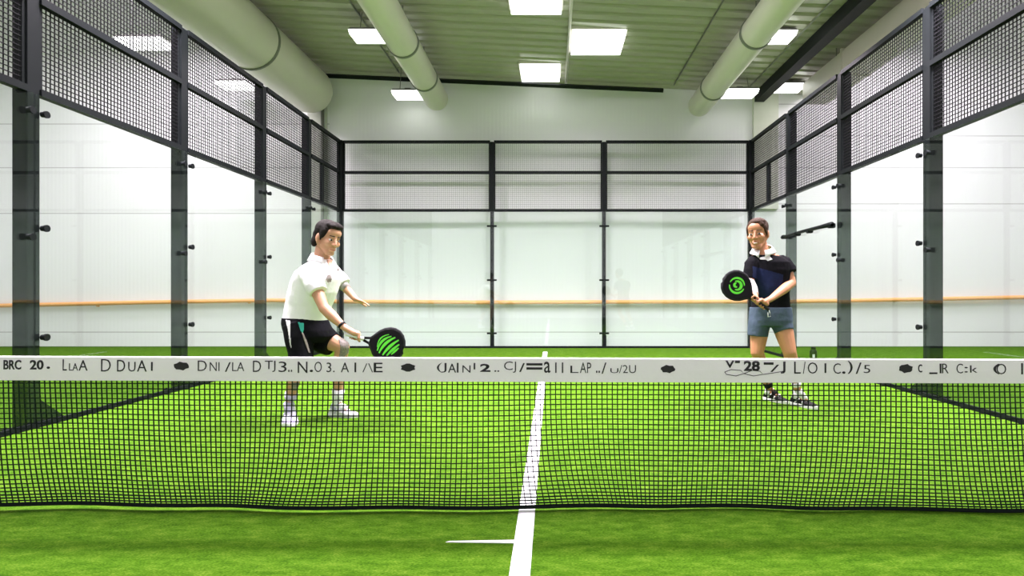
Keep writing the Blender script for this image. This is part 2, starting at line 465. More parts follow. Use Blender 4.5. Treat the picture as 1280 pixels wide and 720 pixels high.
def fixture(px, py, Z, w, label, th=.10, dpt=.42):
    """hanging flood lamp: dark housing on top, glowing diffuser below, hanging cable"""
    c = P(px, py, Z)
    e = empty('hanging_lamp', label, 'lamp', c, 'lamps hanging beside the ducts')
    b = B(); box(b, -w / 2, w / 2, -dpt / 2, dpt / 2, 0, th * .45, .01); obj('housing', b, 'lampbody', e)
    b = B()
    v = []
    for (k, z) in ((1.0, -.002), (.93, -th * .9)):
        v.append([b.verts.new((sx * w / 2 * k * 1.04, sy * dpt / 2 * k * 1.04, z)) for sx, sy in ((-1, -1), (1, -1), (1, 1), (-1, 1))])
    b.faces.new(v[0]); b.faces.new(v[1][::-1])
    for i in range(4): b.faces.new((v[0][i], v[0][(i + 1) % 4], v[1][(i + 1) % 4], v[1][i]))
    obj('diffuser', b, 'lamp', e)
    zc = roof_z(c.x) - c.z + .01
    b = B()
    for sx in (-.3, .3): tube(b, [(sx * w, 0, th * .4), (sx * w * .8, 0, zc)], .008, 6)
    box(b, -.07, .07, -.05, .05, th * .45, th * 1.2)
    obj('hanger', b, 'lampbody', e)
    return e
fixture(463, 43, 10.6, .68, 'hanging lamp on the left of the left round duct, the nearer of two')
fixture(510, 117, 13.15, .66, 'small hanging lamp tucked behind the left round duct near the back wall')
fixture(969, 44, 10.6, .66, 'hanging lamp right of the right round duct, the nearer of two')
fixture(924, 115, 12.9, .76, 'hanging lamp beside the end of the right round duct near the back wall')
fixture(986, 108, 13.0, .60, 'hanging lamp beyond the dark beam above the right mesh side')
fixture(294, 105, 13.2, .70, 'hanging lamp seen through the left mesh')
fixture(182, 52, 10.8, .90, 'bright hanging lamp seen through the left mesh, closer to the left edge')

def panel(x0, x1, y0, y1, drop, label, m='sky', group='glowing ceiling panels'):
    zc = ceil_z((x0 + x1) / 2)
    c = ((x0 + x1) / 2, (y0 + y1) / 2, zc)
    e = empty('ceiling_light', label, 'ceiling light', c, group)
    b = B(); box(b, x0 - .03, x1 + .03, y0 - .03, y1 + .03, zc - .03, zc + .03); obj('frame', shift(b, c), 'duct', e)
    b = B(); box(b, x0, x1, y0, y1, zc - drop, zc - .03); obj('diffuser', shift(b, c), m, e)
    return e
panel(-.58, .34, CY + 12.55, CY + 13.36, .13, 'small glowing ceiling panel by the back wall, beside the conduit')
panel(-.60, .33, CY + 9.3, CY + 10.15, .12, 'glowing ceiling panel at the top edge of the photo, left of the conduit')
panel(.56, 1.62, CY + 10.80, CY + 11.80, .10, 'glowing imitated ceiling reflection just right of the conduit', 'sky')  # reflection on the glossy ceiling, built as a glowing box
panel(.85, 2.45, CY + 8.2, CY + 9.28, .10, 'glowing imitated ceiling reflection cut by the top edge, right of the conduit')  # likewise a ceiling reflection given as a glowing box
for x in (-4.2, -.1, 4.4):  # unseen panels added to brighten the middle of the court
    for y in (3.2, 1.0, -1.2):
        panel(x - .6, x + .6, y - .5, y + .5, .12, 'glowing panel added for light over the near court, above the top of the photo', 'lamp', 'panels added for light over the near court')
# conduit + dark bar under ceiling
b = B(); tube(b, [(.50, -6, ceil_z(.5) - .065), (.50, YW - .02, ceil_z(.5) - .065)], .03, 8)
tag(obj('conduit', b, 'duct', smooth=True), 'pale conduit along the ceiling beside the glowing panels', 'conduit')
b = B(); z0 = ceil_z(-5.7) - .01; z1 = ceil_z(2.95) - .01
y0 = CY + 13.35
p0 = P(392, 94, 13.35); p1 = P(829, 113, 13.35)
tube(b, [p0, p1], .055, 4)
tag(obj('ceiling_bar', b, 'steel'), 'long black bar under the ceiling by the back wall', 'bar')
for k, (xa, za) in enumerate(((-3.6, 5.95), (3.15, 5.95), (4.98, 5.9))):
    b = B(); zz = ceil_z(xa) - .02
    tube(b, [(xa, -4, zz), (xa, 5.0, zz), (xa, Ya, zz)], .018, 6)
    tag(obj('cable', b, 'seam' if k != 1 else 'lampbody', smooth=True), ['dark cable along the ceiling left of the left round duct', 'dark cable along the ceiling hugging the right round duct', 'dark cable along the ceiling between the right round duct and the beam'][k], 'cable')

# ================================================================ net
net = empty('padel_net', 'black court net with white lettered tape across the whole photo', 'net', (0, 0, 0))
s0 = F / 3.4
ztop = CZ - (447 - VY) / s0; zbot_tape = CZ - (477 - VY) / s0
b = B(); n = 60
def tape_z(x, top):
    return (ztop if top else zbot_tape) - .0035 * x * .9
def tape_sec(x):
    t = tape_z(x, 1); q = tape_z(x, 0)
    return [(-.012, q), (-.014, (t + q) / 2), (-.012, t - .006), (-.004, t), (.006, t), (.014, t - .006), (.014, q)]
rings = []
for i in range(n + 1):
    x = -4.88 + 9.76 * i / n
    rings.append([b.verts.new((x, yy, zz)) for yy, zz in tape_sec(x)])
for i in range(n):
    for k in range(7): b.faces.new((rings[i][k], rings[i][(k + 1) % 7], rings[i + 1][(k + 1) % 7], rings[i + 1][k]))
b.faces.new(rings[0]); b.faces.new(rings[-1][::-1])
tape = obj('headband', b, 'tape', net)
# lattice
b = B(); cell = .0320; rw = .0042
NX = int(9.7 / cell); rows = []
z = zbot_tape + .01
zz = zbot_tape; k = 0
levels = [zbot_tape + .012]
while levels[-1] > .04:
    t = 1 - levels[-1] / .8
    levels.append(levels[-1] - cell * (1.0 - .62 * max(0, (t - .70) / .30)))
levels[-1] = .03
def net_pt(u, zl):
    t = max(0, 1 - zl / .8)
    x = u + t ** 2.5 * (.045 * math.sin(u * 2.1 + 1) + .02 * math.sin(u * 5.3)) * (1 + .5 * t)
    z = zl + t * (1 - t) * 4 * (.010 * math.sin(u * 1.3 + .4) + .004 * math.sin(u * 4.1))
    y = .035 * t * math.sin(u * 1.7) * (1 - .3 * t) + .012 * t * math.sin(u * 6)
    return Vector((x, y, z - .0032 * u))
def strand(pts, r):
    prev = None
    for i, p in enumerate(pts):
        d = (pts[min(i + 1, len(pts) - 1)] - pts[max(i - 1, 0)]).normalized()
        a = d.cross(Vector((0, 1, 0))).normalized() * r
        q = [b.verts.new(p + a), b.verts.new(p - a * .5 + Vector((0, r * .87, 0))), b.verts.new(p - a * .5 - Vector((0, r * .87, 0)))]
        if prev:
            for j in range(3): b.faces.new((prev[j], prev[(j + 1) % 3], q[(j + 1) % 3], q[j]))
        prev = q
us = [-4.85 + i * 9.7 / NX for i in range(NX + 1)]
for u in us: strand([net_pt(u, zl) for zl in levels], rw)
for zl in levels[1:]: strand([net_pt(u, zl) for u in us[::2]], rw * (1.0 if zl > .1 else 1.2))
obj('netting', b, 'netcord', net)
b = B(); tube(b, [net_pt(-4.85 + 9.7 * i / 80, .018) for i in range(81)], .0085, 6); obj('bottom_cord', b, 'netcord', net)
for s in (-1, 1):
    b = B(); box(b, s * 4.92 - .04, s * 4.92 + .04, -.04, .04, 0, ztop + .02, .005)
    box(b, s * 4.92 - .05, s * 4.92 + .05, -.12, .12, 0, .02)
    obj('net_post', b, 'steel', net)

def text_mesh(txt, bold=0.0):
    cu = bpy.data.curves.new('t', 'FONT'); cu.body = txt; cu.size = 1; cu.resolution_u = 3; cu.offset = bold
    cu.extrude = .0
    o = bpy.data.objects.new('t', cu); COL.objects.link(o)
    dg = bpy.context.evaluated_depsgraph_get()
    me = bpy.data.meshes.new_from_object(o.evaluated_get(dg))
    bpy.data.objects.remove(o)
    return me
def put_text(px0, px1, txt, y0=451.5, y1=466.5, bold=-.012, shear=0):
    bold += .006
    me = text_mesh(txt, bold)
    xs = [v.co.x for v in me.vertices]; ys = [v.co.y for v in me.vertices]
    a, c, d, e_ = min(xs), max(xs), min(ys), max(ys)
    bb = B(); bb.from_mesh(me)
    for v in bb.verts:
        fx = (v.co.x - a) / (c - a); fy = (v.co.y - d) / (e_ - d)
        px = px0 + fx * (px1 - px0) + shear * fy
        p = P(px, y1 + (y0 - y1) * fy, 3.4 - .0165)
        v.co = (p.x, -.0155, p.z)
    for f in list(bb.faces): pass
    r = bmesh.ops.extrude_face_region(bb, geom=bb.faces[:])
    for v in r['geom']:
        if isinstance(v, bmesh.types.BMVert): v.co.y += .0028
    for v in bb.verts: v.co.z -= .0035 * .9 * v.co.x * 1.0
    me.materials.clear()
    bpy.data.meshes.remove(me)
    return obj('lettering', bb, 'ink', tape)
def pill(px0, px1, y0, y1):
    bb = B(); n = 14
    top = []
    for i in range(n):
        a = 2 * PI * i / n; k = 1 + .12 * math.sin(i * 2.7 + px0)
        p = P((px0 + px1) / 2 + math.cos(a) * (px1 - px0) / 2 * k, (y0 + y1) / 2 - math.sin(a) * (y1 - y0) / 2 * k, 3.384)
        top.append((p.x, p.z - .0032 * p.x))
    f = [bb.verts.new((x, -.0160, z)) for x, z in top]; g = [bb.verts.new((x, -.0125, z)) for x, z in top]
    bb.faces.new(f); bb.faces.new(g[::-1])
    for i in range(n): bb.faces.new((f[i], f[(i + 1) % n], g[(i + 1) % n], g[i]))
    return obj('emblem', bb, 'ink', tape)
T = [(4, 26, 'BRC', .015, 452, 464), (37, 54, '20', .02, 452, 464), (58, 62, '.', .01, 460, 463),
     (78, 83, 'L', -.01, 451, 465), (86, 97, 'LA', -.01, 456, 465), (98, 109, 'A', -.01, 452, 465),
     (126, 138, 'D', -.018, 450.5, 466), (146, 156, 'D', -.012, 451.5, 466), (160, 169, 'U', -.012, 454, 466), (171, 183, 'A', -.012, 452, 466), (188.5, 190.5, 'I', -.012, 454, 465),
     (247, 258, 'D', -.016, 452, 465), (262, 274, 'NI', -.016, 454, 465), (281, 288, '/', -.012, 454, 466), (290, 305, 'LA', -.016, 454, 465),
     (316, 326, 'D', -.015, 452, 466), (331, 344, 'TJ', -.015, 452, 466), (348, 358, '3', -.012, 453, 466), (360, 365, '..', -.01, 463, 466),
     (372, 384, 'N', -.01, 453, 467), (387, 391, '.', 0, 463, 466), (393, 402, 'O', -.015, 453, 466),
     (408, 418, '3.', -.012, 454, 466), (426, 436, 'A', -.01, 454, 466), (443, 445, 'I', -.01, 454, 466), (453, 466, '/\\', -.02, 455, 466), (467, 478, 'E', .0, 454, 466),
     (546, 558, '(J', -.015, 454, 466), (560, 570, 'A', -.008, 455, 466), (571, 573, '|', -.01, 454, 466), (578, 588, 'N', -.01, 457, 466), (592, 594, '|', -.01, 454, 462), (600, 613, '2', .025, 455, 465), (618, 624, '..', 0, 463, 465),
     (630, 645, 'CJ', -.016, 452, 466), (649, 656, '/', .0, 454, 465), (658, 678, '=', .012, 454, 462), (680, 688, 'a', .0, 452, 466), (694, 704, '11', -.005, 453, 466),
     (713, 723, 'L', -.01, 457, 466), (725, 739, 'AP', -.01, 453, 466), (745, 750, '..', 0, 463, 466), (752, 758, '/', -.008, 453, 467), (763, 773, 'U', -.01, 460, 466), (774, 795, '/2U', -.012, 456, 466),
     (907, 918, 'V', .02, 450, 459), (919, 925, '-', .02, 450, 453), (930, 950, '28', .03, 450, 463), (955, 967, '-', .02, 452, 455), (963, 974, '/', -.01, 455, 464), (976, 982, 'J', .0, 451, 466),
     (993, 1001, 'L', -.012, 451, 466), (1004, 1007, '/', -.01, 451, 466), (1010, 1022, 'O', -.015, 452, 466), (1031, 1033, 'I', -.01, 453, 465), (1042, 1051, 'C', -.015, 453, 466), (1053, 1057, '.', 0, 463, 466), (1060, 1066, ')', 0, 450, 466), (1070, 1077, '/', -.01, 452, 466), (1080, 1088, '5', -.012, 455, 465),
     (1148, 1153, 'c', -.01, 454, 464), (1162, 1172, '_', -.01, 464, 466), (1175, 1177, 'I', -.01, 453, 465), (1178, 1186, 'R', -.015, 453, 465), (1196, 1204, 'C', -.016, 453, 465), (1206, 1210, ':', -.01, 457, 464), (1213, 1222, 'k', -.012, 455, 464),
     (1242, 1250, '(', -.008, 453, 466), (1246, 1258, 'O', -.016, 453, 466), (1277, 1279, 'I', 0, 452, 466), (1290, 1330, 'LOU', -.01, 452, 466)]
for a, c, t, bo, y0, y1 in T: put_text(a, c, t, y0, y1, bo)
for a, c, y0, y1 in ((217, 236, 454, 464), (501, 519, 455, 465), (826, 844, 456, 465.5), (1124, 1141, 454, 464.5)): pill(a, c, y0, y1)
# white scroll with a thin outline under the bold emblem
def scroll(pts):
    bb = B(); q = []
    for px, py in pts:
        p = P(px, py, 3.384); q.append((p.x, -.0150, p.z))
    tube(bb, q, .0022, 5); obj('emblem_outline', bb, 'ink', tape)
scroll([(906, 465), (914, 462), (926, 463), (930, 467), (920, 470), (908, 468), (906, 465)])
scroll([(930, 467), (940, 463), (950, 464), (954, 468), (942, 470), (930, 467)])
scroll([(954, 468), (968, 466), (980, 464)])

# ================================================================ people
def cap_part(bm, p0, r0, p1, r1, n=14):
    """tapered capsule"""
    p0 = Vector(p0); p1 = Vector(p1); d = p1 - p0; Ld = d.length
    d = d / Ld if Ld > 1e-6 else Vector((0, 0, 1))
    pts = []; rs = []
    for k in range(5):
        a = PI / 2 * (1 - k / 4.0) if k < 4 else 0
        pts.append(p0 - d * r0 * math.sin(a)); rs.append(max(r0 * math.cos(a), 1e-4))
    for k in range(5):
        a = PI / 2 * k / 4.0
        pts.append(p1 + d * r1 * math.sin(a)); rs.append(max(r1 * math.cos(a), 1e-4))
    up = Vector((0, 0, 1)) if abs(d.z) < .95 else Vector((1, 0, 0))
    a_ = d.cross(up).normalized(); b_ = a_.cross(d).normalized()
    rings = [[bm.verts.new(p + (a_ * math.cos(2 * PI * k / n) + b_ * math.sin(2 * PI * k / n)) * r) for k in range(n)] for p, r in zip(pts, rs)]
    for i in range(len(rings) - 1):
        for k in range(n): bm.faces.new((rings[i][k], rings[i][(k + 1) % n], rings[i + 1][(k + 1) % n], rings[i + 1][k]))
    bm.faces.new(rings[0][::-1]); bm.faces.new(rings[-1])
def ell_part(bm, c, ax, ay, az, n=16, m=10):
    """ellipsoid with three axis vectors"""
    c = Vector(c); rings = []
    for i in range(1, m):
        t = PI * i / m
        rings.append([bm.verts.new(c + az * math.cos(t) + (ax * math.cos(2 * PI * k / n) + ay * math.sin(2 * PI * k / n)) * math.sin(t)) for k in range(n)])
    top = bm.verts.new(c + az); bot = bm.verts.new(c - az)
    for k in range(n):
        bm.faces.new((top, rings[0][k], rings[0][(k + 1) % n])); bm.faces.new((bot, rings[-1][(k + 1) % n], rings[-1][k]))
    for i in range(len(rings) - 1):
        for k in range(n): bm.faces.new((rings[i][k], rings[i + 1][k], rings[i + 1][(k + 1) % n], rings[i][(k + 1) % n]))
def loft_part(bm, secs, n=28, close=True):
    """secs: (centre, vecA, vecB)"""
    rings = [[bm.verts.new(Vector(c) + a * math.cos(2 * PI * k / n) + b_ * math.sin(2 * PI * k / n)) for k in range(n)] for c, a, b_ in secs]
    for i in range(len(rings) - 1):
        for k in range(n): bm.faces.new((rings[i][k], rings[i][(k + 1) % n], rings[i + 1][(k + 1) % n], rings[i + 1][k]))
    if close: bm.faces.new(rings[0][::-1]); bm.faces.new(rings[-1])
def limb_loft(bm, pts, rs, flat=1.0, fv=None):
    """round loft through points, perpendicular rings, flat ends"""
    secs = []
    pts = [Vector(p) for p in pts]
    for i, p in enumerate(pts):
        d = (pts[min(i + 1, len(pts) - 1)] - pts[max(i - 1, 0)]).normalized()
        a = (fv or Vector((0, 1, 0))); a = (a - d * a.dot(d)).normalized(); b_ = d.cross(a)
        secs.append((p, a * rs[i] * flat, b_ * rs[i]))
    loft_part(bm, secs, 20)
def fuse(name, bm, m, parent, voxel=.007, smooth=4, origin=None):
    """join overlapping volumes into one continuous surface"""
    bmesh.ops.recalc_face_normals(bm, faces=bm.faces)
    me = bpy.data.meshes.new('tmp'); bm.to_mesh(me); bm.free()
    o = bpy.data.objects.new('tmp', me); COL.objects.link(o)
    r = o.modifiers.new('r', 'REMESH'); r.mode = 'VOXEL'; r.voxel_size = voxel
    s = o.modifiers.new('s', 'SMOOTH'); s.factor = .5; s.iterations = smooth
    dg = bpy.context.evaluated_depsgraph_get(); dg.update()
    out = bpy.data.meshes.new_from_object(o.evaluated_get(dg)); out.name = name
    bpy.data.objects.remove(o); bpy.data.meshes.remove(me)
    w = parent_origin(parent)
    for v in out.vertices: v.co -= w
    out.materials.clear()
    return link(name, out, m, parent, True)
def parent_origin(p):
    w = Vector((0, 0, 0))
    while p is not None: w = w + p.location; p = p.parent
    return w
def pobj(name, bm, m, parent, smooth=True):
    return obj(name, shift(bm, parent_origin(parent)), m, parent, smooth)

CAM = Vector((CX, CY, CZ))
def bvh_of(o):
    w = parent_origin(o.parent)
    vs = [v.co + w for v in o.data.vertices]
    return BVHTree.FromPolygons(vs, [tuple(p.vertices) for p in o.data.polygons])
def decal(name, tree, poly, m, parent, off=.004, step=None):
    """a thin patch lying on the garment: polygon given by points, laid on the surface"""
    bb = B(); step = step or 1.0
    xs = [p[0] for p in poly]; ys = [p[1] for p in poly]
    x0, x1, y0, y1 = min(xs), max(xs), min(ys), max(ys)
    def inside(x, y):
        r = False; j = len(poly) - 1
        for i in range(len(poly)):
            if (poly[i][1] > y) != (poly[j][1] > y) and x < (poly[j][0] - poly[i][0]) * (y - poly[i][1]) / (poly[j][1] - poly[i][1]) + poly[i][0]: r = not r
            j = i
        return r
    nx = max(1, int((x1 - x0) / step)); ny = max(1, int((y1 - y0) / step)); g = {}
    def gp(i, j):
        if (i, j) in g: return g[(i, j)]
        px = x0 + (x1 - x0) * i / nx; py = y0 + (y1 - y0) * j / ny
        d = (P(px, py, 5) - CAM).normalized()
        h = tree.ray_cast(CAM, d)
        v = None
        if h[0] is not None: v = bb.verts.new(h[0] + h[1] * off - d * off * .5)
        g[(i, j)] = v; return v
    for i in range(nx):
        for j in range(ny):
            if inside(x0 + (x1 - x0) * (i + .5) / nx, y0 + (y1 - y0) * (j + .5) / ny):
                q = [gp(i, j), gp(i + 1, j), gp(i + 1, j + 1), gp(i, j + 1)]
                if None not in q and max((q[0].co - q[2].co).length, (q[1].co - q[3].co).length) < .08: bb.faces.new(q)
    for v in [v for v in bb.verts if not v.link_faces]: bb.verts.remove(v)
    if not bb.faces: bb.free(); return None
    r = bmesh.ops.extrude_face_region(bb, geom=bb.faces[:])
    for v in r['geom']:
        if isinstance(v, bmesh.types.BMVert): v.co += (v.co - CAM).normalized() * off * 1.3
    return pobj(name, bb, m, parent, True)

class Head:
    def __init__(s, c, fwd, up, k):
        s.c = Vector(c); s.f = Vector(fwd).normalized(); s.l = Vector(up).cross(s.f).normalized(); s.u = s.f.cross(s.l).normalized(); s.k = k
    def pt(s, l, f, u): return s.c + (s.l * l + s.f * f + s.u * u) * s.k
    def ell(s, bm, c, r): ell_part(bm, s.pt(*c), s.l * r[0] * s.k, s.f * r[1] * s.k, s.u * r[2] * s.k)
    def cap(s, bm, a, ra, b_, rb): cap_part(bm, s.pt(*a), ra * s.k, s.pt(*b_), rb * s.k)
def head_parts(bm, h):
    h.ell(bm, (0, -.012, .030), (.076, .095, .088))
    h.ell(bm, (0, .028, -.022), (.062, .062, .085))
    for q in (-1, 1):
        h.cap(bm, (q * .052, -.01, -.045), .020, (q * .020, .062, -.098), .019)
        h.cap(bm, (q * .034, .073, .022), .012, (q * .008, .079, .020), .012)
        h.ell(bm, (q * .040, .058, -.025), (.026, .030, .024))
        h.ell(bm, (q * .077, -.008, -.012), (.010, .020, .032))
        h.ell(bm, (q * .013, .098, -.031), (.010, .012, .009))
        h.cap(bm, (q * .022, .082, -.064), .0085, (0, .090, -.060), .010)
        h.cap(bm, (q * .020, .080, -.072), .0085, (0, .086, -.072), .010)
    h.cap(bm, (0, .084, .012), .009, (0, .106, -.026), .0115)
    h.ell(bm, (0, .070, -.100), (.024, .020, .017))
    h.ell(bm, (0, .060, .050), (.058, .030, .040))
def face_bits(h, parent, hairm, smile=True):
    for q in (-1, 1):
        b = B(); h.ell(b, (q * .032, .0765, .000), (.0150, .0125, .0068)); e = pobj('eye', b, 'eyew', parent)
        b = B(); h.ell(b, (q * .032, .0855, .000), (.0085, .005, .0070)); pobj('iris', b, 'eyed', e)
        b = B(); h.cap(b, (q * .015, .089, .029), .0040, (q * .046, .077, .028), .0030); pobj('eyebrow', b, hairm, parent)
    b = B(); h.cap(b, (-.022, .086, -.0665), .0045, (0, .0955, -.069), .006); h.cap(b, (0, .0955, -.069), .006, (.022, .086, -.0665), .0045); pobj('mouth', b, 'lip', parent)
    if smile:
        b = B(); h.ell(b, (0, .0965, -.0690), (.014, .0055, .0032)); pobj('teeth', b, 'teeth', parent)

def grip_hand(bm, wrist, centre, axis, palmdir, k=1.2, rh=.018, flip=1, rfw=.0098):
    """closed hand: four fingers wrapped round a handle (axis), thumb the other way, palm on the palmdir side"""
    axis = axis.normalized(); pd = (palmdir - axis * palmdir.dot(axis)).normalized(); t = axis.cross(pd).normalized() * flip
    pc = centre + pd * (rh + .016 * k)
    cap_part(bm, pc - axis * .028 * k, .019 * k, pc + axis * .028 * k, .019 * k)
    cap_part(bm, pc - axis * .022 * k + t * .018 * k, .015 * k, pc + axis * .026 * k + t * .018 * k, .015 * k)
    cap_part(bm, wrist, .026 * k, pc, .024 * k)
    lens = (.85, 1.0, .97, .80)
    for i, L in enumerate(lens):
        o = centre + axis * (-.034 + i * .0225) * k
        rf = rfw * k * (1 if i else .9); R = rh + rf * .9
        pts = []
        amax = 200 * L
        for j in range(6):
            a = math.radians(35 + amax * j / 5)
            pts.append(o + (pd * math.cos(a) + t * math.sin(a)) * (R + (.006 * k if j == 0 else 0)))
        for j in range(5): cap_part(bm, pts[j], rf * (1 - .04 * j), pts[j + 1], rf * (1 - .04 * (j + 1)), 8)
    o = centre + axis * .040 * k
    pts = []
    for j in range(4):
        a = math.radians(-20 - 45 * j); pts.append(o + axis * (.004 * j) * k + (pd * math.cos(a) + t * math.sin(a)) * (rh + .012 * k))
    cap_part(bm, pc + axis * .005, .016 * k, pts[0], .0135 * k, 8)
    for j in range(3): cap_part(bm, pts[j], (.0125 - .0008 * j) * k, pts[j + 1], (.0125 - .0008 * (j + 1)) * k, 8)
def open_hand(bm, wrist, d, palmn, k=1.2, curl=.35, thumb=1):
    """relaxed open hand: d = finger direction, palmn = direction the palm faces"""
    d = d.normalized(); n = (palmn - d * palmn.dot(d)).normalized(); s = d.cross(n).normalized() * thumb
    cap_part(bm, wrist, .024 * k, wrist + d * .03 * k, .022 * k)
    base = wrist + d * .085 * k
    for off in (-.026, -.009, .009, .026):
        cap_part(bm, wrist + d * .025 * k + s * off * .6 * k, .014 * k, base + s * off * k, .0125 * k)
    for off, L in ((-.029, .060), (-.010, .076), (.010, .080), (.030, .070)):
        p = base + s * off * k; dd = (d + s * off * 4).normalized(); rf = .0094 * k; c = curl * .5
        for seg in range(3):
            q = p + dd * L * k * (.44, .32, .24)[seg]
            cap_part(bm, p, rf, q, rf * .92, 8); p = q; rf *= .92
            dd = (dd * math.cos(c) + n * math.sin(c)).normalized()
    p = wrist + d * .03 * k + s * .02 * k; dd = (d * .65 + s * .75 + n * .2).normalized()
    for seg, L in enumerate((.038, .032, .024)):
        q = p + dd * L * k; cap_part(bm, p, (.0145 - .0015 * seg) * k, q, (.0130 - .0015 * seg) * k, 8); p = q
        dd = (dd + d * .35).normalized()

def shoe(parent, heel, d, L, upper, accent, ankle, label=None):
    """trainer with sole, upper, tongue, laces and a coloured side stripe; heel on the floor"""
    d = Vector((d[0], d[1], 0)).normalized(); s = Vector((-d.y, d.x, 0)); Z = Vector((0, 0, 1)); heel = Vector((heel[0], heel[1], 0))
    w = L * .195
    def ring(z, k):
        out = []
        for t, ww in ((0, .50), (.04, .72), (.2, .82), (.45, .80), (.68, 1.02), (.85, .86), (.95, .5), (1.0, .2)):
            out.append((t, ww * k))
        return out
    b = B()
    rs = []
    for z, k, g in ((0.0, .97, 0), (.015, 1.03, .006), (.036, 1.0, .003)):
        pts = [heel + d * (t * L) + s * w * ww + Z * z for t, ww in ring(z, k)] + [heel + d * (t * L) - s * w * ww + Z * z for t, ww in reversed(ring(z, k))]
        rs.append([b.verts.new(p) for p in pts])
    n = len(rs[0])
    for i in range(2):
        for j in range(n): b.faces.new((rs[i][j], rs[i][(j + 1) % n], rs[i + 1][(j + 1) % n], rs[i + 1][j]))
    b.faces.new(rs[0][::-1]); b.faces.new(rs[2])
    # upper
    u = B()
    secs = [(.035, .66, .095), (.14, .76, .120), (.30, .76, .118), (.45, .80, .098), (.62, .95, .075), (.78, .93, .062), (.90, .70, .050), (.965, .35, .03)]
    rr = []
    for t, ww, hh in secs:
        ring_ = []
        for j in range(12):
            a = PI * j / 11
            ring_.append(u.verts.new(heel + d * t * L + s * w * ww * math.copysign(abs(math.cos(a)) ** .8, math.cos(a)) + Z * (.032 + (hh * L / .36 - .032) * math.sin(a) ** .8 if math.sin(a) > 1e-6 else .032)))
        rr.append(ring_)
    for i in range(len(rr) - 1):
        for j in range(11): u.faces.new((rr[i][j], rr[i][j + 1], rr[i + 1][j + 1], rr[i + 1][j]))
    for i in range(len(rr) - 1): u.faces.new((rr[i][0], rr[i + 1][0], rr[i + 1][11], rr[i][11]))
    u.faces.new(rr[0]); u.faces.new(rr[-1][::-1])
    root = pobj('shoe', u, upper, parent)
    if label: root['label'] = label
    pobj('sole', b, 'sole', root, False)
    # collar cuff round the ankle
    b = B(); A = Vector(ankle); c0 = heel + d * .19 * L + Z * .085 * L / .36
    tube(b, [c0, c0 + (A - c0).normalized() * .07], [.058, .052], 16); pobj('collar', b, accent, root)
    b = B()
    for i in range(4):
        t = .42 + i * .07; hz = .112 - i * .012
        p = heel + d * t * L + Z * (hz * L / .36)
        tube(b, [p - s * .032, p + Z * .007, p + s * .032], .005, 5)
    pobj('laces', b, accent if upper != 'shoeb' else 'gripw', root)
    for q in (-1, 1):
        b = B()
        a0 = heel + d * .25 * L + s * q * w * .80 + Z * .045; a1 = heel + d * .42 * L + s * q * w * .74 + Z * .095
        a2 = heel + d * .55 * L + s * q * w * .95 + Z * .045; a3 = heel + d * .55 * L + s * q * w * .62 + Z * .088
        tube(b, [a0, a1], .007, 6); tube(b, [a2, a3], .007, 6)
        pobj('side_stripe', b, accent if upper != 'shoeb' else 'gripw', root)
    return root

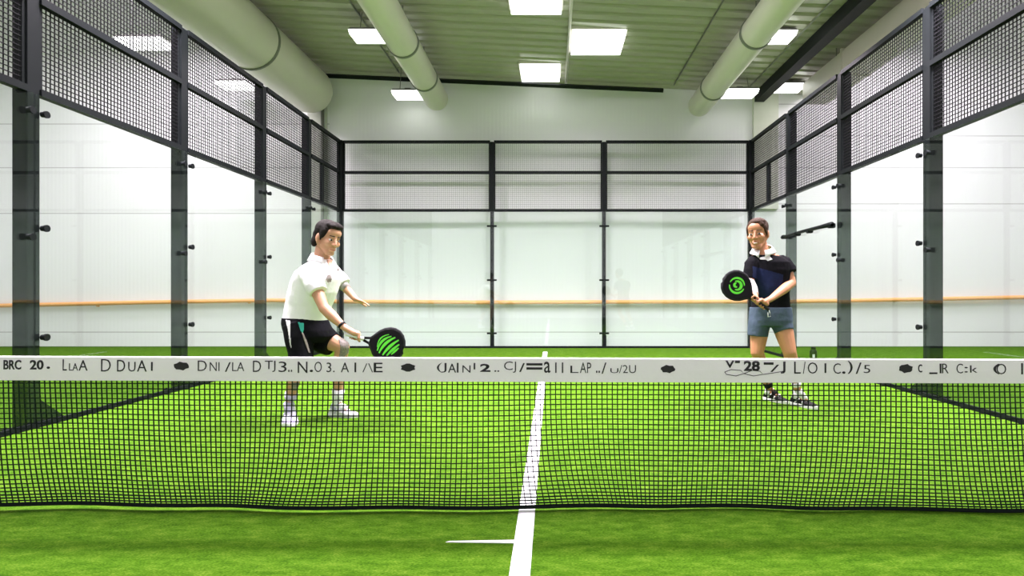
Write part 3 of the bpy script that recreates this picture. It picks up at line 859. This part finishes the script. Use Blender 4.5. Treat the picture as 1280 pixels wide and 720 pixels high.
def racket(grip_c, axis, normal, length_head, wid, label, marks, loc):
    """padel racket: solid teardrop head, throat, wrapped handle, wrist strap. axis points handle -> head"""
    a = axis.normalized(); n = (normal - a * normal.dot(a)).normalized(); s = n.cross(a).normalized()
    e = empty('padel_racket', label, 'racket', loc, 'padel rackets held by the players')
    def fr(u, v, w=0): return grip_c + a * u + s * v + n * w
    h0 = .16; H = length_head
    prof = [(0, .10), (.05, .22), (.12, .40), (.22, .66), (.34, .86), (.48, .98), (.62, 1.0), (.76, .92), (.87, .74), (.95, .48), (.99, .2)]
    out = [(h0 + t * H, v * wid) for t, v in prof] + [(h0 + t * H, -v * wid) for t, v in reversed(prof)]
    b = B(); layers = []
    for w, k in ((-.019, .965), (-.014, 1.0), (.014, 1.0), (.019, .965)):
        cu = h0 + H / 2
        layers.append([b.verts.new(fr(cu + (u - cu) * k, v * k, w)) for u, v in out])
    m = len(out)
    for i in range(3):
        for j in range(m): b.faces.new((layers[i][j], layers[i][(j + 1) % m], layers[i + 1][(j + 1) % m], layers[i + 1][j]))
    b.faces.new(layers[0][::-1]); b.faces.new(layers[-1])
    pobj('head', b, 'racket', e, False)
    b = B()
    tube(b, [fr(u * 1.0, v * 1.0) for u, v in out] , .0175, 8); pobj('edge_guard', b, 'grip', e)

    b = B()
    for v in (-1, 1): tube(b, [fr(.10, v * .012), fr(h0 + .02, v * .032), fr(h0 + .07, v * .055)], .013, 8)
    pobj('throat', b, 'racket', e)
    b = B(); pts = [fr(-.09, 0)] + [fr(-.085 + .0125 * i, 0) for i in range(16)]
    tube(b, pts, [.022] + [.0175 + (.0012 if i % 2 else 0) for i in range(16)], 12); pobj('handle', b, 'gripw' if marks == 'leaf' else 'grip', e)
    b = B(); tube(b, [fr(-.09, 0), fr(-.12, .02), fr(-.15, .05), fr(-.13, .07), fr(-.10, .03)], .005, 6); pobj('wrist_strap', b, 'gripw', e)
    # lime artwork: curved bars
    cu = h0 + H * .56
    q = -1 if (n.dot(CAM - grip_c) < 0) else 1
    mk = 1.15 if marks == 'leaf' else .88
    def bar(pts, ws):
        bb = B(); L_ = []; R_ = []
        for i, (u, v) in enumerate(pts):
            p = Vector((u, v)); t = Vector(pts[min(i + 1, len(pts) - 1)]) - Vector(pts[max(i - 1, 0)]); t.normalize(); nn = Vector((-t.y, t.x)) * ws[i]
            L_.append(p + nn); R_.append(p - nn)
        poly = L_ + R_[::-1]
        f = [bb.verts.new(fr(cu + p.x * mk, p.y * mk, q * .0225)) for p in poly]; g = [bb.verts.new(fr(cu + p.x * mk, p.y * mk, q * .0185)) for p in poly]
        k = len(L_); m = len(poly)
        for i in range(k - 1):
            bb.faces.new((f[i], f[i + 1], f[m - 2 - i], f[m - 1 - i])); bb.faces.new((g[i], g[m - 1 - i], g[m - 2 - i], g[i + 1]))
        for i in range(m): bb.faces.new((f[i], f[(i + 1) % m], g[(i + 1) % m], g[i]))
        pobj('lime_mark', bb, 'lime', e, False)
    if marks == 'leaf':
        for (x0, y0, x1, y1, wd, bend) in ((-.085, -.035, -.02, .095, .006, -.03), (-.075, -.065, .005, .085, .011, -.028), (-.055, -.08, .04, .085, .013, -.02), (-.02, -.09, .075, .07, .013, -.012), (.015, -.085, .09, .035, .012, -.004), (.05, -.065, .095, .005, .009, 0)):
            pts = []
            for i in range(7):
                t = i / 6; nx, ny = (y1 - y0), -(x1 - x0); ln = math.hypot(nx, ny)
                pts.append((x0 + (x1 - x0) * t + nx / ln * bend * 4 * t * (1 - t), y0 + (y1 - y0) * t + ny / ln * bend * 4 * t * (1 - t)))
            bar(pts, [wd * (.25 + .75 * math.sin(PI * min(max(i / 6, .08), .92))) for i in range(7)])
    else:
        def arc(R1, a0, a1, wd, c=(0, 0)):
            pts = [(c[0] + R1 * math.cos(math.radians(a0 + (a1 - a0) * i / 12)), c[1] + R1 * math.sin(math.radians(a0 + (a1 - a0) * i / 12))) for i in range(13)]
            bar(pts, [wd * (.3 + .7 * math.sin(PI * (i + .5) / 13)) for i in range(13)])
        arc(.095, 30, 190, .014); arc(.095, 215, 370, .013)
        arc(.055, 100, 330, .018); arc(.025, -60, 150, .016, (.01, 0))
    return e

# ------------------------------------------------ player in white
Z0 = 5.9; S0 = F / Z0
def J(px, py, dz=0.0): return P(px, py, Z0 + dz)
pw = empty('person', 'person in white polo and black shorts leaning right with a racket low', 'person', (J(385, 500).x, CY + Z0, 0))
Fv = Vector((.92, -.38, 0)).normalized(); Lv = Vector((.38, .92, 0)).normalized(); Zv = Vector((0, 0, 1))
def px2m(v, s=S0): return v / s
hd = Head(J(409.5, 297.5, -.03), Vector((.86, -.50, -.30)), Vector((.2, 0, 1)), 1.46)
# handle of racket
gc = J(443, 420.5, -.42)
ax = (J(480, 431, -.42) - J(438, 419.5, -.42)).normalized()
body = B()
head_parts(body, hd)
neckb = J(401, 331, 0)
cap_part(body, hd.pt(0, -.02, -.05), .078, neckb, .088)
def torso_secs(spec, a_k=1.0, b_k=1.0):
    out = []
    for py, cx, half, lat, tilt in spec:
        bb_ = math.sqrt(max((half / S0) ** 2 - (.38 * lat) ** 2, .01)) / .92
        c = J(cx, py, 0)
        out.append((c, Lv * lat * a_k, (Fv + Zv * tilt) * bb_ * b_k))
    return out
tors = [(403, 381, 27.5, .215, -.05), (395, 382.5, 28, .21, 0), (383, 385.5, 29, .215, 0), (366, 390.5, 30.5, .235, .0), (350, 395.5, 30, .255, .05), (339, 398, 25.5, .255, .1), (331, 400, 17, .19, .12), (326, 401.5, 12, .12, .12)]
loft_part(body, torso_secs(tors, .86, .80))
# arms
shR = J(386, 343, -.22); elR = J(405, 385, -.36); wrR = J(430, 409, -.40)
cap_part(body, shR, .080, J(397, 366, -.30), .062); cap_part(body, J(397, 366, -.30), .063, elR, .052)
cap_part(body, elR, .054, J(414, 394, -.37), .055); cap_part(body, J(414, 394, -.37), .055, wrR, .033)
grip_hand(body, wrR, gc, ax, (J(440, 405, -.42) - gc) * 1.0 + Vector((0, -.05, 0)), 1.25, .0185, flip=-1)
shL = J(416, 343, .20); elL = J(430, 358, .20); wrL = J(444, 373.5, .12)
cap_part(body, shL, .072, elL, .050); cap_part(body, elL, .050, wrL, .032)
open_hand(body, wrL, (J(455, 378, .1) - wrL), Vector((0, -.35, -1)), 1.1, .3, 1)
# legs
hipR = J(373, 409, -.10); knR = J(373, 458, -.22); anR = J(361.5, 503, -.12)
cap_part(body, hipR, .105, J(373, 435, -.18), .100); cap_part(body, J(373, 435, -.18), .105, knR, .072)
cap_part(body, knR, .070, J(367, 475, -.20), .068); cap_part(body, J(367, 475, -.20), .068, anR, .040)
hipL = J(388, 412, .12); knL = J(428, 433.5, .04); anL = J(421.5, 505, .10)
cap_part(body, hipL, .130, J(410, 425, .08), .105); cap_part(body, J(410, 425, .08), .105, knL, .076)
cap_part(body, knL, .074, J(424, 458, .06), .070); cap_part(body, J(424, 458, .06), .070, anL, .042)
# feet inside shoes
hR = anR + Vector((-.03, .05, 0)); fR = Vector((.42, -.9, 0)); hL_ = anL + Vector((-.075, .0, 0)); fL = Vector((.97, -.2, 0))
cap_part(body, anR, .04, Vector((anR.x, anR.y, .07)) + fR * .10, .036); cap_part(body, anL, .04, Vector((anL.x, anL.y, .07)) + fL * .10, .036)
bw = fuse('body', body, 'skin', pw, .0065, 4)
face_bits(hd, pw, 'hair', False)
# hair
b = B()
hd.ell(b, (0, -.022, .052), (.085, .100, .082)); hd.ell(b, (0, -.060, .005), (.074, .062, .078))
hd.ell(b, (0, .035, .098), (.062, .052, .034)); hd.ell(b, (-.03, .060, .098), (.03, .03, .02)); hd.ell(b, (.03, .055, .100), (.03, .03, .02))
hd.cap(b, (0, -.08, .085), .035, (0, -.135, .080), .014)
for q in (-1, 1):
    hd.ell(b, (q * .066, .012, .035), (.016, .036, .045)); hd.cap(b, (q * .074, .018, .02), .009, (q * .073, .020, -.02), .006); hd.ell(b, (q * .055, -.055, -.04), (.022, .035, .05))
fuse('hair', b, 'hair', pw, .006, 2)
# polo shirt
b = B(); loft_part(b, torso_secs(tors))
limb_loft(b, [J(385, 341, -.16), J(389, 347, -.23), J(394, 358, -.29), J(398, 365, -.31)], [.10, .105, .100, .090])
cap_part(b, J(388, 342, -.18), .10, J(390, 347, -.22), .10)
limb_loft(b, [J(411, 341, .14), J(419, 344, .2), J(426, 350, .21), J(431, 355, .20)], [.09, .09, .084, .074])
shirt = fuse('polo_shirt', b, 'whitecloth', pw, .0075, 5)
tr = bvh_of(shirt)
# collar: two flaps
b = B()
cc = J(402.5, 326, -.01)
n = 22; r0 = []; r1 = []; r2 = []
for i in range(n):
    a = math.radians(35 + 290 * i / (n - 1))
    rad = Fv * math.cos(a) + Lv * math.sin(a)
    hz = .045 - .030 * math.cos(a)
    r0.append(b.verts.new(cc + rad * .098 + Zv * (hz))); r1.append(b.verts.new(cc + rad * .105 + Zv * (hz + .012))); r2.append(b.verts.new(cc + rad * .150 + Zv * (hz - .065 - (.03 if i in (0, n - 1) else 0))))
for i in range(n - 1):
    b.faces.new((r0[i], r0[i + 1], r1[i + 1], r1[i])); b.faces.new((r1[i], r1[i + 1], r2[i + 1], r2[i]))
o = pobj('collar', b, 'whitecloth', shirt); sm = o.modifiers.new('s', 'SOLIDIFY'); sm.thickness = .008
decal('chest_emblem', tr, [(409, 344), (412.5, 343), (414.5, 346.5), (414, 352), (409.5, 353), (407.5, 349)], 'grey', shirt, .004, .6)
decal('chest_emblem', tr, [(421, 335), (423.5, 333.5), (424, 337.5), (421.5, 339)], 'grey', shirt, .004, .5)
decal('neck_opening', tr, [(408, 325), (416, 325), (414.5, 331), (411, 333)], 'skin', shirt, .004, .6)
# shorts
b = B()
def sec(cx, py, half, lat, dz=0, tilt=0):
    bb_ = math.sqrt(max((half / S0) ** 2 - (.38 * lat) ** 2, .01)) / .92
    return (J(cx, py, dz), Lv * lat, (Fv + Zv * tilt) * bb_)
loft_part(b, [sec(381, 397, 27.5, .215), sec(382, 404, 29, .23), sec(385, 412, 30, .24), sec(388, 420, 29, .23), sec(388, 427, 22, .19)])
limb_loft(b, [J(373, 408, -.10), J(374.5, 425, -.15), J(376, 440, -.18), J(376.5, 452, -.20)], [.155, .145, .125, .118])
limb_loft(b, [J(388, 411, .12), J(399, 420, .10), J(408, 427, .085), J(415.5, 431, .07)], [.150, .160, .148, .130])
shorts = fuse('shorts', b, 'blackcloth', pw, .008, 5)
ts = bvh_of(shorts)
decal('white_stripe', ts, [(357.5, 400), (363, 401), (363, 415), (364.5, 436), (362.5, 430), (360, 412)], 'gripw', shorts, .004, .6)
decal('teal_stripe', ts, [(372.5, 403), (380, 404), (380, 412), (378, 417), (375.5, 413)], 'teal', shorts, .004, .6)
decal('grey_stripe', ts, [(377, 416), (379, 416), (384, 428), (387.5, 441), (385.5, 441), (381, 428)], 'grey', shorts, .004, .6)
tb = bvh_of(bw)
decal('tattoo', tb, [(423.5, 424), (431, 419), (436, 425), (436, 440), (430, 446), (424, 446), (425.5, 434)], 'grey', pw, .003, .6)
decal('tattoo', tb, [(365, 478), (374, 478), (373, 488), (366, 488)], 'grey', pw, .003, .6)
b = B(); tube(b, [J(426.5, 354, .20), J(433.5, 361, .185)], [.060, .050], 16); pobj('elbow_band', b, 'watch', pw)
b = B(); tube(b, [wrR + (elR - wrR) * .06, wrR + (elR - wrR) * .14], [.040, .042], 16); pobj('wrist_band', b, 'shoeb', pw)
parent_is_w = True
# socks + shoes
for an, kn in ((anR, knR), (anL, knL)):
    fd = (fR if an is anR else fL) if parent_is_w else (dR if an is anR else dL)
    b = B(); tube(b, [Vector((an.x, an.y, .085)) + fd * .11, an + (kn - an) * -.03, an + (kn - an) * .12, an + (kn - an) * .26], [.040, .056, .060, .066], 16); pobj('sock', b, 'lilac' if an is anR else 'sole', pw)
shoe(pw, (anR.x - .03, anR.y + .085), fR, .40, 'lilac', 'gripw', anR, 'white and lilac trainer on the rear foot')
shoe(pw, (anL.x - .085, anL.y + .015), fL, .345, 'gripw', 'lilac', anL, 'white trainer with purple trim on the leading foot')
racket(gc, ax, Vector((.05, -1, .12)), .345, .172, 'black racket with lime slashes held low by the player in white', 'leaf', (J(480, 431, -.42).x, CY + Z0 - .42, 0))

parent_is_w = False
# ------------------------------------------------ player in navy
Z0 = 6.6; S0 = F / Z0
Fv = Vector((-.42, -.91, 0)).normalized(); Lv = Vector((.91, -.42, 0)).normalized()
pn = empty('person', 'person in black and navy polo and grey shorts holding a racket at the waist', 'person', (J(965, 500).x, CY + Z0, 0))
hd = Head(J(947, 292, -.02), Vector((-.55, -.83, -.14)), Vector((-.06, 0, 1)), 1.50)
gc = J(946, 376.0, -.52)
axr = (J(919, 356, -.52) - J(946, 376, -.52)).normalized()
body = B(); head_parts(body, hd)
cap_part(body, hd.pt(0, -.02, -.05), .080, J(953, 322, .02), .095)
def tsecs(spec, k=1.0):
    out = []
    for py, cx, half, dep in spec:
        lat = math.sqrt(max((half / S0) ** 2 - (.42 * dep) ** 2, .004)) / .91
        out.append((J(cx, py, 0), Lv * lat * k, Fv * dep * k))
    return out
tors = [(390, 963, 22.5, .155), (380, 963.5, 21.5, .155), (368, 963, 21.5, .160), (352, 961.5, 23.5, .170), (338, 960, 25.5, .175), (328, 958.5, 25.5, .160), (320, 956.5, 20, .13), (314, 954.5, 11, .10)]
loft_part(body, tsecs(tors, .80))
shL = J(978, 329, -.02); elL = J(989, 354, -.10); wrL = J(963, 374, -.44)
cap_part(body, shL, .078, J(985, 342, -.06), .062); cap_part(body, J(985, 342, -.06), .064, elL, .056); cap_part(body, elL, .055, J(979, 362, -.25), .056); cap_part(body, J(979, 362, -.25), .055, wrL, .034)
shR = J(941, 328, -.02); elR = J(936.5, 353, -.10); wrR = J(944, 369, -.42)
cap_part(body, shR, .062, elR, .052); cap_part(body, elR, .052, wrR, .034)
grip_hand(body, wrL, gc - axr * .075, axr, (J(952, 376, -.52) - gc) + Vector((.05, .0, .06)), 1.28, .0185, flip=1)
grip_hand(body, wrR, gc + axr * .015, axr, Vector((.10, .10, .07)), 1.1, .0185, flip=1)
hipR = J(951, 398, .05); knR = J(946.5, 440, .02); anR = J(962, 487, .28)
hipL = J(975, 398, -.03); knL = J(987, 440, -.14); anL = J(997, 487, -.02)
for hp, kn, an in ((hipR, knR, anR), (hipL, knL, anL)):
    m1 = hp.lerp(kn, .5); m2 = kn.lerp(an, .35)
    cap_part(body, hp, .125, m1, .105); cap_part(body, m1, .105, kn, .078); cap_part(body, kn, .076, m2, .076); cap_part(body, m2, .076, an, .042)
dR = Vector((.45, -.85, 0)); dL = Vector((.45, -.9, 0))
cap_part(body, anR, .04, Vector((anR.x, anR.y, .07)) + dR * .1, .036); cap_part(body, anL, .04, Vector((anL.x, anL.y, .07)) + dL * .1, .036)
bn = fuse('body', body, 'skin2', pn, .0065, 4)
face_bits(hd, pn, 'hair2', True)
b = B()
hd.ell(b, (0, -.022, .050), (.084, .098, .078)); hd.ell(b, (0, -.058, .005), (.074, .060, .075)); hd.ell(b, (.02, .030, .092), (.055, .048, .030)); hd.ell(b, (.045, .05, .07), (.025, .03, .03))
for q in (-1, 1): hd.ell(b, (q * .066, .008, .035), (.016, .034, .042)); hd.cap(b, (q * .074, .012, .02), .009, (q * .073, .014, -.015), .006)
fuse('hair', b, 'hair2', pn, .006, 2)
b = B(); loft_part(b, tsecs(tors[:-2] + [(321.5, 956.5, 19, .12), (319, 955, 13.5, .105)]))
limb_loft(b, [J(972, 327, 0), J(979, 331, -.02), J(984, 337, -.05), J(987, 342, -.07)], [.10, .108, .100, .092]); cap_part(b, J(974, 328, 0), .09, J(979, 331, -.02), .10)
limb_loft(b, [J(945, 327, 0), J(940, 332, -.03), J(938, 340, -.06), J(937.5, 349, -.08)], [.095, .092, .082, .078]); cap_part(b, J(945, 327, 0), .08, J(941, 331, -.02), .085)
shirt = fuse('polo_shirt', b, 'blackcloth', pn, .0075, 5)
# navy body panel, by height on the front
shirt.data.materials.append(M['navy'])
w = parent_origin(pn)
for p in shirt.data.polygons:
    c = p.center + w
    q = (c - CAM); Zd = q.y; pxx = VX + q.x * F / Zd; pyy = VY - q.z * F / Zd
    if 333 + (pxx - 942) * .28 < pyy < 378 - (pxx - 942) * .1 and 941 < pxx < 979 - max(0, (pyy - 350)) * .5 and p.normal.dot(Fv) > .05: p.material_index = 1
tr = bvh_of(shirt)
b = B(); cc = J(953.5, 316, -.01); n = 22; r0 = []; r1 = []; r2 = []
for i in range(n):
    a = math.radians(14 + 332 * i / (n - 1)); rad = Fv * math.cos(a) + Lv * math.sin(a)
    hz = .055 - .045 * math.cos(a)
    r0.append(b.verts.new(cc + rad * .098 + Zv * hz)); r1.append(b.verts.new(cc + rad * .106 + Zv * (hz + .012))); r2.append(b.verts.new(cc + rad * .150 + Zv * (hz - .048 - (.03 if i in (0, n - 1) else 0))))
for i in range(n - 1):
    b.faces.new((r0[i], r0[i + 1], r1[i + 1], r1[i])); b.faces.new((r1[i], r1[i + 1], r2[i + 1], r2[i]))
o = pobj('collar', b, 'whitecloth', shirt); o['label'] = 'white collar'; sm = o.modifiers.new('s', 'SOLIDIFY'); sm.thickness = .008
decal('chest_emblem', tr, [(949, 322.5), (955, 321), (960, 319), (963, 317.5), (962.5, 321), (965.5, 324.5), (960, 326.5), (957, 324.5), (950, 324.5)], 'gripw', shirt, .004, .6)
b = B()
loft_part(b, tsecs([(384, 963, 23.5, .165), (392, 963, 24.5, .175), (400, 963, 25, .18), (407, 963, 24, .165)]))
limb_loft(b, [J(951, 396, .04), J(949, 405, .03), J(947.5, 413, .03), J(947, 420, .03)], [.135, .130, .122, .120])
limb_loft(b, [J(974, 396, -.03), J(976.5, 403, -.05), J(978.5, 409, -.07), J(980.5, 414.5, -.09)], [.135, .130, .118, .112])
fuse('shorts', b, 'greycloth', pn, .008, 4)
b = B(); tube(b, [elR + (wrR - elR) * -.02, elR + (wrR - elR) * .45, elR + (wrR - elR) * .92], [.060, .060, .043], 16); pobj('white_forearm', b, 'gripw', pn)  # white tube over the forearm
for an, kn in ((anR, knR), (anL, knL)):
    fd = (fR if an is anR else fL) if parent_is_w else (dR if an is anR else dL)
    b = B(); tube(b, [Vector((an.x, an.y, .085)) + fd * .11, an + (kn - an) * -.03, an + (kn - an) * .12, an + (kn - an) * .22], [.036, .050, .052, .058], 16); pobj('sock', b, 'shoeb' if an is anR else 'sole', pn)
shoe(pn, (anR.x - .03, anR.y + .08), dR, .35, 'shoeb', 'gripw', anR, 'black and white trainer, rear foot')
shoe(pn, (anL.x - .035, anL.y + .08), dL, .36, 'shoeb', 'gripw', anL, 'black and white trainer on the foot nearest the right glass')
racket(gc - axr * .075, axr, Vector((-.05, -1, .1)), .355, .155, 'black racket with round lime mark held at the waist by the player in navy', 'swirl', (J(919, 356, -.52).x, CY + Z0 - .52, 0))

# ================================================================ light
wd = bpy.data.worlds.new('world'); SC.world = wd; wd.use_nodes = True
bg = wd.node_tree.nodes['Background']; bg.inputs[0].default_value = (1, .915, .985, 1); bg.inputs[1].default_value = 1.1
def area(name, loc, sx, sy, e, spread=180, rot=(0, 0, 0), col=(1, .885, .985)):
    l = bpy.data.lights.new(name, 'AREA'); l.shape = 'RECTANGLE'; l.size = sx; l.size_y = sy; l.energy = e; l.color = col
    l.spread = math.radians(spread)
    o = bpy.data.objects.new(name, l); COL.objects.link(o); o.location = loc; o.rotation_euler = rot; return o
for x in (-4.2, -.1, 4.4):  # area lights for the added near-court panels
    for y, e in ((-1.2, 0.1), (1.0, 60), (3.2, 640)):
        area('panel_light', (x, y, ceil_z(x) - .16), 1.2, 1.0, e, 120)
for x, y, e in ((-3.4, 7.2, 150), (4.4, 7.2, 150)):
    area('lamp_light', (x, y, 6.0), .6, .4, e, 140)
for x, y, e in ((1.09, 7.9, 40), (-.13, 6.3, 190), (1.6, 5.3, 190)):  # below a ceiling panel and below the boxes that imitate reflections
    area('panel_light', (x, y, ceil_z(x) - .15), 1.0, .9, e, 140)
for sx in (-8.5, 8.5):  # added lights with no fixture, brighten the outer walls
    for y in (2.0, 5.0, 8.0):
        area('outer_fill', (sx * 1.03, y, 7.6), 2.2, 1.2, 300, 175)
vs = SC.view_settings
SC.display_settings.display_device = 'sRGB'
vs.view_transform = 'Standard'; vs.look = 'None'; vs.gamma = 1; vs.use_curve_mapping = False; vs.exposure = 0.0
SC.cycles.transparent_max_bounces = 24
SC.cycles.max_bounces = 8
SC.cycles.use_denoising = True
